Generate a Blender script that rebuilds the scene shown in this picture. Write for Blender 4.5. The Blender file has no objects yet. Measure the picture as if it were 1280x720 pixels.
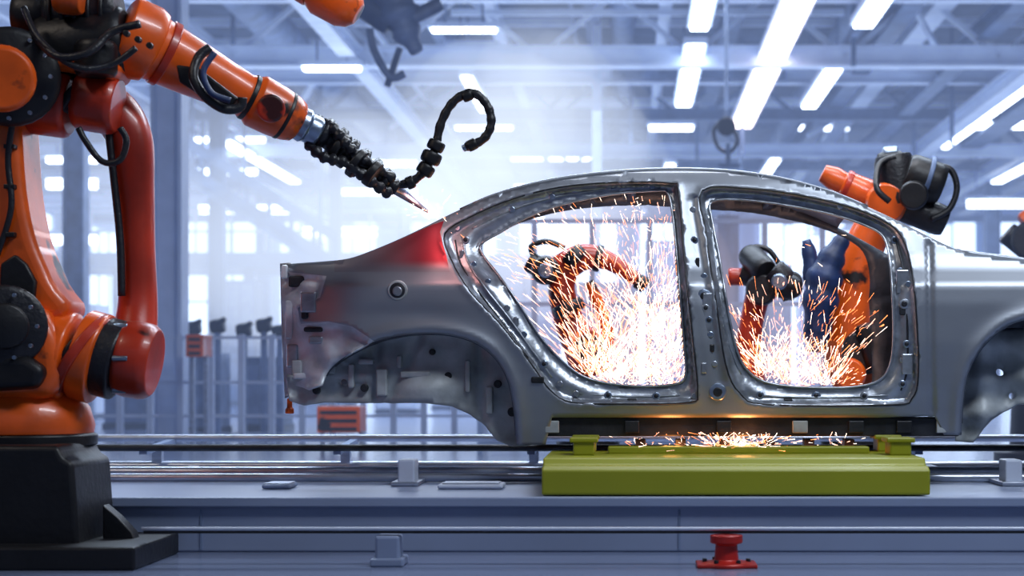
import bpy, bmesh, math, random
import numpy as np
from mathutils import Vector, Matrix
from mathutils.geometry import delaunay_2d_cdt
random.seed(7); np.random.seed(7)

F=2280.0; CX=785.0; CY=470.0; H=0.70; DC=8.0; DM=8.76
def P(px,py,d): return Vector(((px-CX)/F*d, d, H+(CY-py)/F*d))
def S(px,d): return px/F*d

# ---------------------------------------------------------------- materials
def _nt(name):
    m=bpy.data.materials.new(name); m.use_nodes=True
    nt=m.node_tree; return m,nt,nt.nodes["Principled BSDF"]
def mat(name,col,metal=0.0,rough=0.5,var=0.15,scale=6.0,bump=0.0,bscale=40.0,dirt=None,dthr=0.62,dscale=5.0,stretch=(1,1,1),coat=0.0,red_sheen=None):
    m,nt,b=_nt(name); N=nt.nodes; L=nt.links
    b.inputs["Metallic"].default_value=metal; b.inputs["Roughness"].default_value=rough
    b.inputs["Coat Weight"].default_value=coat
    tc=N.new("ShaderNodeTexCoord"); mp=N.new("ShaderNodeMapping"); mp.inputs["Scale"].default_value=stretch
    L.new(tc.outputs["Object"],mp.inputs["Vector"])
    n=N.new("ShaderNodeTexNoise"); n.inputs["Scale"].default_value=scale; n.inputs["Detail"].default_value=4
    L.new(mp.outputs[0],n.inputs["Vector"])
    r=N.new("ShaderNodeValToRGB"); r.color_ramp.elements[0].position=0.3; r.color_ramp.elements[1].position=0.7
    r.color_ramp.elements[0].color=(*[c*(1-var) for c in col],1); r.color_ramp.elements[1].color=(*[min(1,c*(1+var)) for c in col],1)
    L.new(n.outputs["Fac"],r.inputs[0]); out=r.outputs[0]
    if dirt is not None:
        n2=N.new("ShaderNodeTexNoise"); n2.inputs["Scale"].default_value=dscale; n2.inputs["Detail"].default_value=5
        L.new(tc.outputs["Object"],n2.inputs["Vector"])
        r2=N.new("ShaderNodeValToRGB"); r2.color_ramp.elements[0].position=dthr; r2.color_ramp.elements[1].position=dthr+0.04
        L.new(n2.outputs["Fac"],r2.inputs[0])
        mx=N.new("ShaderNodeMixRGB"); L.new(r2.outputs[0],mx.inputs[0]); L.new(out,mx.inputs[1]); mx.inputs[2].default_value=(*dirt,1)
        out=mx.outputs[0]
    if red_sheen is not None:
        # red reflection painted into the pillar colour, fading towards tail and belt line
        x0,x1,z0,z1,rc=red_sheen
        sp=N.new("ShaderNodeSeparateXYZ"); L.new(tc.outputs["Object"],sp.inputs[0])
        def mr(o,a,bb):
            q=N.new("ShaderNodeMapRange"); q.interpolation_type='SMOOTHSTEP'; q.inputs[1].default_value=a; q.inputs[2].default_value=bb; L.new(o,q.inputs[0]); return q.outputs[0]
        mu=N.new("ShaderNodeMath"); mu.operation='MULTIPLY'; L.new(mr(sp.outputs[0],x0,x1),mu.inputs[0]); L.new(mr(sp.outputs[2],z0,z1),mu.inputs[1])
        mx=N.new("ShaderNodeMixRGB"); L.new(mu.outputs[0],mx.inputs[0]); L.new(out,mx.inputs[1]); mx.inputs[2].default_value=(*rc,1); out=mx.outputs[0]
    L.new(out,b.inputs["Base Color"])
    if bump>0:
        n3=N.new("ShaderNodeTexNoise"); n3.inputs["Scale"].default_value=bscale; n3.inputs["Detail"].default_value=2
        L.new(mp.outputs[0],n3.inputs["Vector"])
        bp=N.new("ShaderNodeBump"); bp.inputs["Strength"].default_value=bump; bp.inputs["Distance"].default_value=0.01
        L.new(n3.outputs["Fac"],bp.inputs["Height"]); L.new(bp.outputs[0],b.inputs["Normal"])
    return m
def emis(name,col,st):
    m,nt,b=_nt(name); b.inputs["Base Color"].default_value=(*col,1)
    b.inputs["Emission Color"].default_value=(*col,1); b.inputs["Emission Strength"].default_value=st
    return m
M=dict(
 orange=mat("robot_orange_paint",(0.74,0.10,0.006),0,0.34,0.25,5,0.05,60,dirt=(0.015,0.009,0.008),dthr=0.61,dscale=3.4,coat=0.25),
 redor=mat("robot_red_orange_paint",(0.46,0.030,0.008),0,0.36,0.35,4,0.05,60,dirt=(0.04,0.007,0.006),dthr=0.60,dscale=3,coat=0.2),
 black=mat("black_rubber",(0.010,0.010,0.014),0,0.42,0.3,20,0.3,60),
 blackp=mat("black_painted_iron",(0.006,0.006,0.008),0.1,0.45,0.3,8,0.2,30),
 navy=mat("navy_cover",(0.010,0.028,0.10),0,0.5,0.4,12,0.3,25),
 car=mat("brushed_body_steel",(0.295,0.32,0.365),0.75,0.42,0.07,2,0.015,30,stretch=(1,1,3)),
 jamb=mat("stamped_jamb_steel",(0.38,0.41,0.46),0.78,0.34,0.30,16,0.22,24),
 inner=mat("primer_inner_panel",(0.36,0.39,0.41),0.1,0.5,0.3,8,0.25,25),
 tail=mat("light_primer_panel",(0.52,0.55,0.60),0.15,0.42,0.3,10,0.35,22),
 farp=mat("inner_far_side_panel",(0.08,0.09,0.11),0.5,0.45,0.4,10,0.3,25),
 redm=mat("pillar_with_red_sheen",(0.28,0.27,0.31),0.65,0.34,0.10,4,0.02,30,red_sheen=(P(430,0,DC).x,P(535,0,DC).x,P(0,338,DC).z,P(0,322,DC).z,(0.34,0.03,0.05))),  # red reflected light put into the base colour
 dark=mat("dark_underbody",(0.02,0.022,0.028),0.3,0.45,0.4,12,0.3,30),
 steel=mat("rail_steel",(0.45,0.49,0.58),0.8,0.32,0.2,8,0.05,40,stretch=(1,6,6)),
 white=mat("white_enamel",(0.50,0.56,0.70),0.0,0.35,0.1,4,0.03,20),
 plinth=mat("conveyor_plinth_paint",(0.24,0.295,0.44),0.0,0.34,0.10,1.2,0.02,20),
 olive=mat("yellow_green_paint",(0.27,0.285,0.010),0,0.42,0.07,2,0.02,50),
 floor=mat("polished_floor",(0.145,0.18,0.29),0,0.22,0.15,1.0,0.02,12),
 ceil=mat("ceiling_steel_blue",(0.05,0.08,0.15),0.1,0.6,0.4,1.5),
 beam=mat("beam_blue_grey",(0.095,0.14,0.25),0.1,0.5,0.3,3),
 wbeam=mat("beam_white",(0.58,0.67,0.85),0.0,0.45,0.10,3),
 wall=mat("wall_paint",(0.40,0.49,0.68),0,0.7,0.1,1.5),
 mach=mat("machine_grey",(0.18,0.24,0.38),0.1,0.5,0.3,4),
 red=mat("red_jack_paint",(0.45,0.018,0.012),0.1,0.35,0.2,12,0.1,50),
 hub=mat("tool_aluminium",(0.32,0.39,0.5),0.9,0.3,0.2,20,0.1,60),
 lamp=emis("lamp_white_blue",(0.80,0.90,1.0),13.0),
 lampw=emis("lamp_pinkish",(1.0,0.84,0.83),9.0),
 glow_win=emis("added_window_glow",(0.66,0.81,1.0),4.6),
 sp1=emis("spark_white",(1.0,0.76,0.60),6.0),
 sp2=emis("spark_orange",(1.0,0.28,0.08),4.5),
 sp3=emis("spark_pink",(1.0,0.48,0.34),5.0),
 skid_glow=emis("painted_spark_glow",(1.0,0.22,0.03),3.0),  # emission standing for spark light on the skid
 hot=emis("hot_weld_point",(1.0,0.75,0.65),14.0),
)
# ---------------------------------------------------------------- helpers
def group(name,loc=(0,0,0)):
    e=bpy.data.objects.new(name,None); bpy.context.scene.collection.objects.link(e); e.empty_display_size=0.1
    return e
def addmesh(name,verts,faces,m,parent=None,smooth=True,ids=None,mats=None):
    me=bpy.data.meshes.new(name); me.from_pydata([tuple(v) for v in verts],[],faces)
    for mm in (mats or [m]): me.materials.append(mm)
    if ids is not None: me.polygons.foreach_set("material_index",ids)
    if smooth: me.polygons.foreach_set("use_smooth",[True]*len(me.polygons))
    me.update()
    o=bpy.data.objects.new(name,me); bpy.context.scene.collection.objects.link(o)
    if parent: o.parent=parent
    return o
def fixn(o):
    bm=bmesh.new(); bm.from_mesh(o.data); bmesh.ops.recalc_face_normals(bm,faces=bm.faces); bm.to_mesh(o.data); bm.free()
def cr(pts,n=6,closed=False):
    pts=[Vector(p) for p in pts]; out=[]; L=len(pts)
    rng=L if closed else L-1
    for i in range(rng):
        if closed: a,b,c,d=pts[(i-1)%L],pts[i],pts[(i+1)%L],pts[(i+2)%L]
        else: a,b,c,d=pts[max(i-1,0)],pts[i],pts[i+1],pts[min(i+2,L-1)]
        for k in range(n):
            t=k/n
            out.append(0.5*((2*b)+(c-a)*t+(2*a-5*b+4*c-d)*t*t+(3*b-a-3*c+d)*t**3))
    if not closed: out.append(pts[-1])
    return out
def frame(ax):
    ax=ax.normalized(); u=ax.cross(Vector((0,0,1)))
    if u.length<0.1: u=ax.cross(Vector((1,0,0)))
    u.normalize(); return u,ax.cross(u).normalized()
def tube(name,pts,rad,m,parent=None,seg=16,n=6,ribs=0.0,ribn=2,flat=1.0):
    """smooth tapered tube through 3-D points"""
    if not isinstance(rad,(list,tuple)): rad=[rad]*len(pts)
    q=[(*p,r) for p,r in zip(pts,rad)]
    q=cr([Vector(a) for a in q],n)
    c=[Vector(a[:3]) for a in q]; r=[a[3] for a in q]
    V=[];Fs=[]; t=(c[1]-c[0]).normalized(); u,v=frame(t)
    for i in range(len(c)):
        t2=(c[min(i+1,len(c)-1)]-c[max(i-1,0)]).normalized()
        rot=t.rotation_difference(t2); u=rot@u; t=t2; v=t.cross(u)
        rr=r[i]*(1+ribs*(1 if (i//ribn)%2 else -1)) if ribs else r[i]
        for k in range(seg):
            a=2*math.pi*k/seg; V.append(c[i]+u*math.cos(a)*rr+v*math.sin(a)*rr*flat)
    for i in range(len(c)-1):
        for k in range(seg):
            a=i*seg+k; b=i*seg+(k+1)%seg; Fs.append((a,b,b+seg,a+seg))
    Fs.append(tuple(range(seg))[::-1]); Fs.append(tuple(range((len(c)-1)*seg,len(c)*seg)))
    o=addmesh(name,V,Fs,m,parent); fixn(o); return o
def lathe(name,p0,p1,prof,m,parent=None,seg=28):
    """profile = [(t 0..1 along p0->p1, radius)]"""
    ax=p1-p0; u,v=frame(ax); V=[];Fs=[]
    prof=[(prof[0][0],0.0005)]+list(prof)+[(prof[-1][0],0.0005)]
    for t,r in prof:
        for k in range(seg):
            a=2*math.pi*k/seg; V.append(p0+ax*t+u*math.cos(a)*r+v*math.sin(a)*r)
    for i in range(len(prof)-1):
        for k in range(seg):
            a=i*seg+k; b=i*seg+(k+1)%seg; Fs.append((a,b,b+seg,a+seg))
    o=addmesh(name,V,Fs,m,parent); fixn(o)
    md=o.modifiers.new("b","BEVEL"); md.width=0.004; md.segments=2; md.limit_method='ANGLE'; md.angle_limit=math.radians(35)
    o.data.set_sharp_from_angle(angle=math.radians(38))
    return o
def drum(name,p0,p1,r,m,parent=None,e=0.12,seg=28):
    return lathe(name,p0,p1,[(0,r*0.86),(e*0.5,r*0.97),(e,r),(1-e,r),(1-e*0.5,r*0.97),(1,r*0.86)],m,parent,seg)
def box(name,a,b,m,parent=None,bev=0.006):
    x0,y0,z0=[min(a[i],b[i]) for i in range(3)]; x1,y1,z1=[max(a[i],b[i]) for i in range(3)]
    V=[(x,y,z) for x in (x0,x1) for y in (y0,y1) for z in (z0,z1)]
    Fs=[(0,1,3,2),(4,6,7,5),(0,4,5,1),(2,3,7,6),(0,2,6,4),(1,5,7,3)]
    o=addmesh(name,V,Fs,m,parent,False); fixn(o)
    if bev: 
        md=o.modifiers.new("b","BEVEL"); md.width=bev; md.segments=2
    return o
def beam(name,p0,p1,w,h,m,parent=None,bev=0):
    """rectangular bar between two points"""
    ax=(p1-p0); u,v=frame(ax); V=[]
    for p in (p0,p1):
        for s,t in ((-1,-1),(1,-1),(1,1),(-1,1)): V.append(p+u*s*w/2+v*t*h/2)
    Fs=[(0,1,2,3),(7,6,5,4)]+[(i,(i+1)%4,(i+1)%4+4,i+4) for i in range(4)]
    o=addmesh(name,V,Fs,m,parent,False); fixn(o)
    if bev:
        md=o.modifiers.new("b","BEVEL"); md.width=bev; md.segments=2
    return o
def ibeam(name,p0,p1,w,h,m,parent=None):
    ax=(p1-p0); u,v=frame(ax); t=0.12
    pr=[(-.5,-.5),(.5,-.5),(.5,-.5+t),(.08,-.5+t),(.08,.5-t),(.5,.5-t),(.5,.5),(-.5,.5),(-.5,.5-t),(-.08,.5-t),(-.08,-.5+t),(-.5,-.5+t)]
    V=[p+u*a*w+v*b*h for p in (p0,p1) for a,b in pr]; n=12
    Fs=[tuple(range(n)),tuple(range(n,2*n))[::-1]]+[(i,(i+1)%n,(i+1)%n+n,i+n) for i in range(n)]
    o=addmesh(name,V,Fs,m,parent,False); fixn(o); return o
def extr(name,poly,d0,d1,m,parent=None,bev=0.02,ref=None,smoothn=0):
    ref=ref or (d0+d1)/2
    pts=[P(x,y,ref) for x,y in poly]
    if smoothn: pts=cr(pts,smoothn,True)
    n=len(pts)
    V=[Vector((p.x,d,p.z)) for d in (d0,d1) for p in pts]
    Fs=[tuple(range(n)),tuple(range(n,2*n))[::-1]]+[(i,(i+1)%n,(i+1)%n+n,i+n) for i in range(n)]
    o=addmesh(name,V,Fs,m,parent,True); fixn(o)
    if bev:
        md=o.modifiers.new("b","BEVEL"); md.width=bev; md.segments=4; md.limit_method='ANGLE'; md.angle_limit=math.radians(40)
    o.data.set_sharp_from_angle(angle=math.radians(50))
    return o
def loft(name,rows,m,parent=None,thick=0.008,closed=False):
    n=len(rows[0]); V=[p for r in rows for p in r]; Fs=[]
    for i in range(len(rows)-1):
        for k in range(n-1):
            a=i*n+k; Fs.append((a,a+1,a+1+n,a+n))
    o=addmesh(name,V,Fs,m,parent)
    if thick:
        md=o.modifiers.new("s","SOLIDIFY"); md.thickness=thick; md.offset=0
    return o

# ================================================================= CAR BODY SHELL
car=group("car_body_shell")
top=[(350,331),(372,329),(400,327),(436,323),(470,311),(505,296),(540,279),(575,262),(620,243),(680,227),(740,218),(800,213),(860,212),(920,215),(980,224),(1040,240),(1095,263),(1140,285),(1180,305),(1206,315),(1240,320),(1280,325),(1340,335),(1400,348),(1460,365),(1500,385),(1525,412),(1535,450)]
topc=[tuple(v[:2]) for v in cr([(a,b,0) for a,b in top],5)]
arch_r=[(402,480),(412,462),(432,445),(460,430),(492,421),(530,417),(566,420),(598,431),(622,452),(636,480),(643,520),(645,556)]
arch_f=[(1432,512),(1428,480),(1412,440),(1375,408),(1320,396),(1268,404),(1234,428),(1212,462),(1204,500),(1202,544)]
ar=[tuple(v[:2]) for v in cr([(a,b,0) for a,b in arch_r],5)]
af=[tuple(v[:2]) for v in cr([(a,b,0) for a,b in arch_f],5)]
outline=topc+[(1532,500),(1500,512),(1460,514)]+af+[(1180,544),(1168,520)]+[(1100,522),(900,522),(690,522),(682,556)]+ar[::-1]+[(385,486),(368,482),(356,498),(352,420)]
hr=[(601,306),(626,290),(662,270),(705,255),(765,243),(822,238),(835,242),(841,270),(846,320),(851,380),(856,440),(857,468),(848,479),(810,483),(765,480),(730,471),(704,452),(676,422),(650,382),(624,345),(606,322)]
hf=[(890,252),(930,250),(985,257),(1040,268),(1082,282),(1104,296),(1112,325),(1116,375),(1117,425),(1112,458),(1098,476),(1065,484),(1000,484),(955,477),(932,460),(919,430),(908,375),(899,320),(890,275)]
apr=[(556,292),(590,270),(640,249),(700,234),(770,228),(838,229),(848,240),(856,330),(868,440),(872,490),(862,503),(780,505),(715,503),(688,488),(664,455),(625,405),(588,365),(564,325)]
apf=[(878,238),(940,236),(1000,244),(1060,258),(1105,276),(1128,297),(1140,340),(1146,400),(1148,470),(1140,498),(1115,506),(960,506),(925,492),(907,455),(894,370),(882,290)]
sm=lambda pl,n=4:[tuple(v[:2]) for v in cr([(a,b,0) for a,b in pl],n,True)]
hr,hf,apr,apf=sm(hr),sm(hf),sm(apr),sm(apf)
tail=[(340,338),(408,345),(400,372),(372,385),(376,405),(410,402),(440,408),(470,428),(440,440),(402,482),(340,500)]
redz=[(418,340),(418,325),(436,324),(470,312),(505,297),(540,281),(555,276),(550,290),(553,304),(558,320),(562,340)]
def inside(pts,poly):
    x,y=pts[:,0],pts[:,1]; r=np.zeros(len(pts),bool); n=len(poly)
    for i in range(n):
        x0,y0=poly[i]; x1,y1=poly[(i+1)%n]
        if y0==y1: continue
        c=((y0>y)!=(y1>y))&(x<(x1-x0)*(y-y0)/(y1-y0)+x0); r^=c
    return r
def dist(pts,poly,closed=True):
    n=len(poly); best=np.full(len(pts),1e9)
    for i in range(n if closed else n-1):
        a=np.array(poly[i],float); b=np.array(poly[(i+1)%n],float); ab=b-a; l=ab@ab+1e-9
        t=np.clip(((pts-a)@ab)/l,0,1); q=a+t[:,None]*ab
        best=np.minimum(best,np.hypot(*(pts-q).T))
    return best
def sst(a,b,x):
    t=np.clip((x-a)/(b-a),0,1); return t*t*(3-2*t)
def off(pts):
    pts=np.asarray(pts,float).reshape(-1,2); x,y=pts[:,0],pts[:,1]
    o=np.interp(y,[205,215,228,245,280,320,336,346,356,380,430,480,520,560],[.31,.26,.225,.20,.155,.105,.075,.045,.015,.004,0,.012,.035,.05])
    o=o+0.15*np.clip((455-x)/105,0,1.2)**2 + 0.3*np.clip((x-1380)/150,0,1.2)**2
    o=o+0.007*np.exp(-((y-392)/14)**2)*sst(600,520,x)
    for a in (ar,af):
        dd=dist(pts,a,False); o=o-0.020*np.exp(-(dd/13)**2)+0.02*np.exp(-(dd/3.5)**2)
    for ap,h in ((apr,hr),(apf,hf)):
        ins=inside(pts,ap); dd=dist(pts,ap); dh=dist(pts,h)
        s=np.where(ins,dd,0)
        o=o+0.040*sst(0,7,s)+ np.where(ins,0.018*sst(12,8,dh),0)
        o=o-np.where(ins&(dh>12),0.010*np.exp(-((dh-20)/4)**2),0)
        o=o+np.where(~ins,-0.006*np.exp(-(dd/5)**2),0)
    it=inside(pts,tail); dt=dist(pts,tail)
    o=o+np.where(it,0.045*sst(0,6,dt)+0.012*np.sin(x/7)*np.sin(y/9)*sst(4,12,dt),0)
    o=o+0.02*np.exp(-((x-(1163+0.02*(y-400)))/2.5)**2)*(y>300)*(y<520)
    bx=866+0.16*(y-260)*(y>260)
    o=o+0.014*np.exp(-((x-bx)/7)**2)*(y>245)*(y<480)
    return o
def dens(poly,closed=True,step=5):
    out=[]; n=len(poly)
    for i in range(n if closed else n-1):
        a=Vector(poly[i]); b=Vector(poly[(i+1)%n]); k=max(1,int((b-a).length/step))
        for j in range(k): out.append(tuple(a.lerp(b,j/k)))
    return out
def panel(name,outl,holes,depthf,step,mats,idf,parent,thick=0.01,extra=[],cons=[]):
    loops=[dens(outl)]+[dens(h) for h in holes]+[dens(h) for h in cons]
    V=[];E=[]
    for lp in loops:
        s=len(V); V+=lp; E+=[(s+i,s+(i+1)%len(lp)) for i in range(len(lp))]
    xs=[p[0] for p in outl]; ys=[p[1] for p in outl]
    gx,gy=np.meshgrid(np.arange(min(xs),max(xs),step),np.arange(min(ys),max(ys),step))
    g=np.stack([gx.ravel(),gy.ravel()],1).astype(float); g[:,0]+=(np.round(g[:,1]/step)%2)*step*0.5
    for e in extra: g=np.vstack([g,np.array(e)])
    k=inside(g,outl)&(dist(g,outl)>step*0.5)
    for h in holes: k&=~inside(g,h)&(dist(g,h)>step*0.5)
    for h in cons: k&=(dist(g,h)>step*0.35)
    V+= [tuple(p) for p in g[k]]
    r=delaunay_2d_cdt([Vector(v) for v in V],E,[],0,1e-4)
    vv=np.array([tuple(v) for v in r[0]]); ff=np.array([tuple(f) for f in r[2]])
    c=vv[ff].mean(axis=1); k=inside(c,outl)
    for h in holes: k&=~inside(c,h)
    ff=ff[k]; c=c[k]
    d=depthf(vv); W=[P(x,y,dd) for (x,y),dd in zip(vv,d)]
    fl=[]
    for f in ff:
        a,b,cc=[vv[i] for i in f]; cz=(b[0]-a[0])*(cc[1]-a[1])-(b[1]-a[1])*(cc[0]-a[0])
        fl.append(tuple(int(i) for i in (f[::-1] if cz>0 else f)))
    ids=idf(c) if idf else None
    o=addmesh(name,W,fl,None,parent,True,None if ids is None else [int(i) for i in ids],mats)
    if thick:
        md=o.modifiers.new("s","SOLIDIFY"); md.thickness=thick; md.offset=-1
    return o
def ids_side(c):
    i=np.zeros(len(c),int)
    for ap in (apr,apf): i[inside(c,ap)]=1
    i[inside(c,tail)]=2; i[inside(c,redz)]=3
    return i
def ring(poly,ds):
    out=[]; q=dens(poly,True,5); n=len(q)
    for i in range(n):
        a=Vector(q[i-1]); b=Vector(q[(i+1)%n]); t=(b-a).normalized(); nn=Vector((-t.y,t.x))
        for d in ds: out.append(tuple(Vector(q[i])+nn*d))
    return out
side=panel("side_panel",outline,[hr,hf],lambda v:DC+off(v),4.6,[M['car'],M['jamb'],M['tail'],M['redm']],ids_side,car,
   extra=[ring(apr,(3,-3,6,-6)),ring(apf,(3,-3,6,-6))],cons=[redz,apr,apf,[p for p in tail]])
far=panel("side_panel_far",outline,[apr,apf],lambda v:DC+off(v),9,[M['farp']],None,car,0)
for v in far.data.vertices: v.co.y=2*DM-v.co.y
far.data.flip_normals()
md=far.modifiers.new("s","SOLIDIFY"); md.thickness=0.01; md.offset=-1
def offs(x,y): return float(off([(x,y)])[0])
def mir(p): return Vector((p.x,2*DM-p.y,p.z))
def cross(name,pts,m,crown=0.03,inset=0.0,k=10,thick=0.012):
    rows=[]
    for x,y in pts:
        a=P(x,y,DC+offs(x,y)+inset); b=mir(a); r=[]
        for i in range(k+1):
            t=i/k; p=a.lerp(b,t); p.z+=crown*max(0,math.sin(math.pi*t))**0.7; r.append(p)
        rows.append(r)
    return loft(name,rows,m,car,thick)
tc_=[p for p in topc]
cross("roof_panel",[p for p in tc_ if 590<=p[0]<=1092],M['car'],0.035)
cross("hood_panel",[p for p in tc_ if 1206<=p[0]<=1536],M['car'],0.04)
cross("rear_header",[p for p in tc_ if 572<=p[0]<=592],M['farp'],0.03)
cross("trunk_gutter",[p for p in tc_ if 350<=p[0]<=362],M['inner'],0.0)
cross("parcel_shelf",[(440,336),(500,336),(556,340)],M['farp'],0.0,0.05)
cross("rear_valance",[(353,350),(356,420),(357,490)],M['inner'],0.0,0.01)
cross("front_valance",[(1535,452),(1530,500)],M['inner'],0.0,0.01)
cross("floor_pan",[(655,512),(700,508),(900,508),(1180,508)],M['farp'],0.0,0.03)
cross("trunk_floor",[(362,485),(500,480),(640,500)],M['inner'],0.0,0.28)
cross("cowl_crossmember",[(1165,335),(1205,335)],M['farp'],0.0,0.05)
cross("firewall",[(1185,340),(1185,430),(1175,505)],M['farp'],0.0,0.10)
for i,x in enumerate((700,790,870,980)):
    yy=np.interp(x,[p[0] for p in topc],[p[1] for p in topc])+6
    cross("roof_bow_%d"%(i+1),[(x-6,yy+4),(x+6,yy+4)],M['dark'],0.02,0.03,thick=0.02)
def tunnel(name,arc,depth):
    rows=[]
    for x,y in arc:
        a=P(x,y,DC+offs(x,y)+0.004); rows.append([a+Vector((0,depth*t,0.0)) for t in (0,.15,.5,1)])
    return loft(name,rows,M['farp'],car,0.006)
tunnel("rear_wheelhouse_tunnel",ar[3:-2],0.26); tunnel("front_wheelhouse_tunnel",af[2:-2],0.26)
wh=[(358,470),(400,476),(420,455),(450,432),(500,412),(560,412),(610,425),(650,450),(664,500),(664,556),(640,557),(622,550),(606,532),(590,518),(566,508),(530,504),(470,503),(405,502),(380,506),(362,500)]
def whd(v):
    o=np.full(len(v),DC+0.16); x,y=v[:,0],v[:,1]
    o+=-0.07*np.exp(-((x-535)/42)**2-((y-488)/24)**2)
    o+=0.03*np.exp(-((x-470)/6)**2)+0.03*np.exp(-((x-600)/7)**2)-0.03*np.exp(-((y-470)/5)**2)*(x<480)
    o+=0.02*np.exp(-((x-500+(y-470)*.5)/5)**2)
    o+=-0.015*np.exp(-(dist(v,wh)/5)**2)
    return o
hole=lambda x,y,r:[(x+r*math.cos(a*math.pi/8),y+r*math.sin(a*math.pi/8)) for a in range(16)]
panel("rear_wheelhouse_panel",wh,[hole(430,478,4)],whd,6,[M['inner']],None,car,0.01)
wf=[(1195,410),(1430,410),(1430,505),(1400,515),(1330,500),(1270,505),(1240,525),(1215,552),(1195,550)]
panel("front_wheelhouse_panel",wf,[hole(1250,465,5),hole(1265,495,4)],lambda v:np.full(len(v),DC+0.2)+0.03*np.sin(v[:,0]/9)+0.02*np.sin(v[:,1]/7),6,[M['inner']],None,car,0.01)
for i,(x,y,w,h) in enumerate([(405,462,34,10),(440,470,10,30),(478,478,16,34),(520,468,40,8),(585,470,8,40),(612,500,10,34),(372,462,16,24),(458,452,22,7),(500,452,8,16)]):
    a=P(x-w/2,y-h/2,DC+.12); b=P(x+w/2,y+h/2,DC+.18); box("wheelhouse_bracket_%d"%(i+1),a,b,M['inner'],car,0.008)
for i,(x,y,r) in enumerate([(560,470,5),(622,480,5),(640,515,6),(455,485,5),(540,440,4),(395,488,5)]):
    c=P(x,y,DC+.13); lathe("wheelhouse_grommet_%d"%(i+1),c+Vector((0,.06,0)),c,[(0,r/285),(1,r/285)],M['dark'],car,14)
beam("sill_underbeam",P(672,533,DC+.12),P(1196,533,DC+.12),0.12,0.085,M['dark'],car,0.006)
beam("sill_underbeam_far",mir(P(672,533,DC+.12)),mir(P(1196,533,DC+.12)),0.12,0.085,M['dark'],car,0.006)
for i,x in enumerate((690,790,905,1000,1070,1130,1180)):
    a=P(x-9,526,DC+.04); b=P(x+9,541,DC+.07); box("underbeam_bracket_%d"%(i+1),a,b,M['dark'] if i%3 else M['inner'],car,0.004)
for i,x in enumerate((720,860,1000,1140)):
    a=P(x,536,DC+.15); beam("underbody_cross_%d"%(i+1),a,mir(a),0.08,0.05,M['dark'],car)
def disc(name,x,y,r,m,h=0.008,d=None):
    dd=DC+offs(x,y) if d is None else d; c=P(x,y,dd)
    return lathe(name,c+Vector((0,0.004,0)),c+Vector((0,-h,0)),[(0,r),(.8,r),(1,r*.85)],m,car,20)
disc("fuel_filler_ring",497,363,0.045,M['inner'],0.008); disc("fuel_filler_hole",497,363,0.036,M['dark'],0.011); disc("fuel_filler_cap",497,364,0.022,M['car'],0.015)
bl=[(582,300,5),(592,330,4),(610,352,4),(634,385,4),(655,418,4),(680,455,5),(700,480,4),(640,262,4),(690,246,4),(760,235,4),(815,233,4),(572,285,4),
(866,262,4),(868,300,5),(880,370,9),(882,385,5),(886,400,5),(888,418,4),(893,455,4),(897,490,11),(880,345,4),(868,495,4),(760,494,5),(820,495,5),(720,492,4),
(950,494,5),(1020,495,6),(1080,495,5),(1128,480,5),(1133,430,5),(1130,380,7),(1125,340,6),(1118,300,5),(1050,258,4),(980,246,4),(1135,355,4),(1128,450,4)]
for i,(x,y,r) in enumerate(bl):
    disc("jamb_bolt_%d"%(i+1),x,y,r/285,M['hub'] if i%3 else M['jamb'],0.008); 
    if r>4: disc("jamb_hole_%d"%(i+1),x,y,r*.55/285,M['dark'],0.011)
def bead(name,pts,r,m):
    tube(name,[P(x,y,DC+offs(x,y)+.001) for x,y in pts],r,m,car,8,4)
bead("jamb_bead_1",[(578,296),(584,325),(604,357),(636,398),(668,442),(690,472)],.006,M['jamb'])
bead("jamb_bead_2",[(569,300),(576,330),(598,364),(630,406),(660,448)],.004,M['dark'])
bead("jamb_bead_3",[(590,286),(640,262),(700,245),(770,236),(826,234)],.005,M['jamb'])
bead("jamb_bead_4",[(1120,300),(1130,345),(1134,400),(1134,460),(1126,488)],.005,M['dark'])
bead("jamb_bead_5",[(720,492),(790,496),(850,494)],.005,M['jamb']); bead("jamb_bead_6",[(950,495),(1040,497),(1110,494)],.005,M['jamb'])
bead("jamb_bead_7",[(888,262),(892,310),(900,370),(910,425),(926,468)],.005,M['jamb'])
for i,(x,y,w,h,mm) in enumerate([(884,392,12,52,'jamb'),(1128,352,16,30,'jamb'),(1134,455,14,26,'jamb'),(672,475,16,8,'dark'),(577,318,6,12,'jamb'),(645,402,7,12,'jamb'),(1128,385,8,18,'dark'),(872,330,5,16,'dark'),(890,435,6,10,'dark'),(880,460,7,14,'jamb'),(790,500,12,4,'dark'),(985,500,12,4,'dark')]):
    c=P(x,y,DC+offs(x,y)); box("jamb_plate_%d"%(i+1),c-Vector((w/570,0.007,h/570)),c+Vector((w/570,0.004,h/570)),M[mm],car,0.006)
for nm,hh in (("flange_rear",hr),("flange_front",hf)):
    pts=[P(x,y,DC+offs(x,y)-0.003) for x,y in hh]; tube(nm,pts+[pts[0]],0.0055,M['jamb'],car,8,1)
for nm,hh in (("seam_rear",apr),("seam_front",apf)):
    pts=[P(x,y,DC+offs(x,y)+0.002) for x,y in hh]; tube(nm,pts+[pts[0]],0.004,M['dark'],car,6,1)
for i,(x,y,w,h) in enumerate([(372,352,22,14),(386,378,20,26),(362,400,10,50),(392,412,24,6),(366,445,14,30),(356,340,8,18),(381,392,8,14),(395,425,18,10),(376,470,18,8)]):
    c=P(x,y,DC+offs(x,y)); box("tail_pocket_part_%d"%(i+1),c-Vector((w/570,0.02,h/570)),c+Vector((w/570,0.01,h/570)),(M['dark'],M['jamb'],M['tail'])[i%3],car,0.008)
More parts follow.
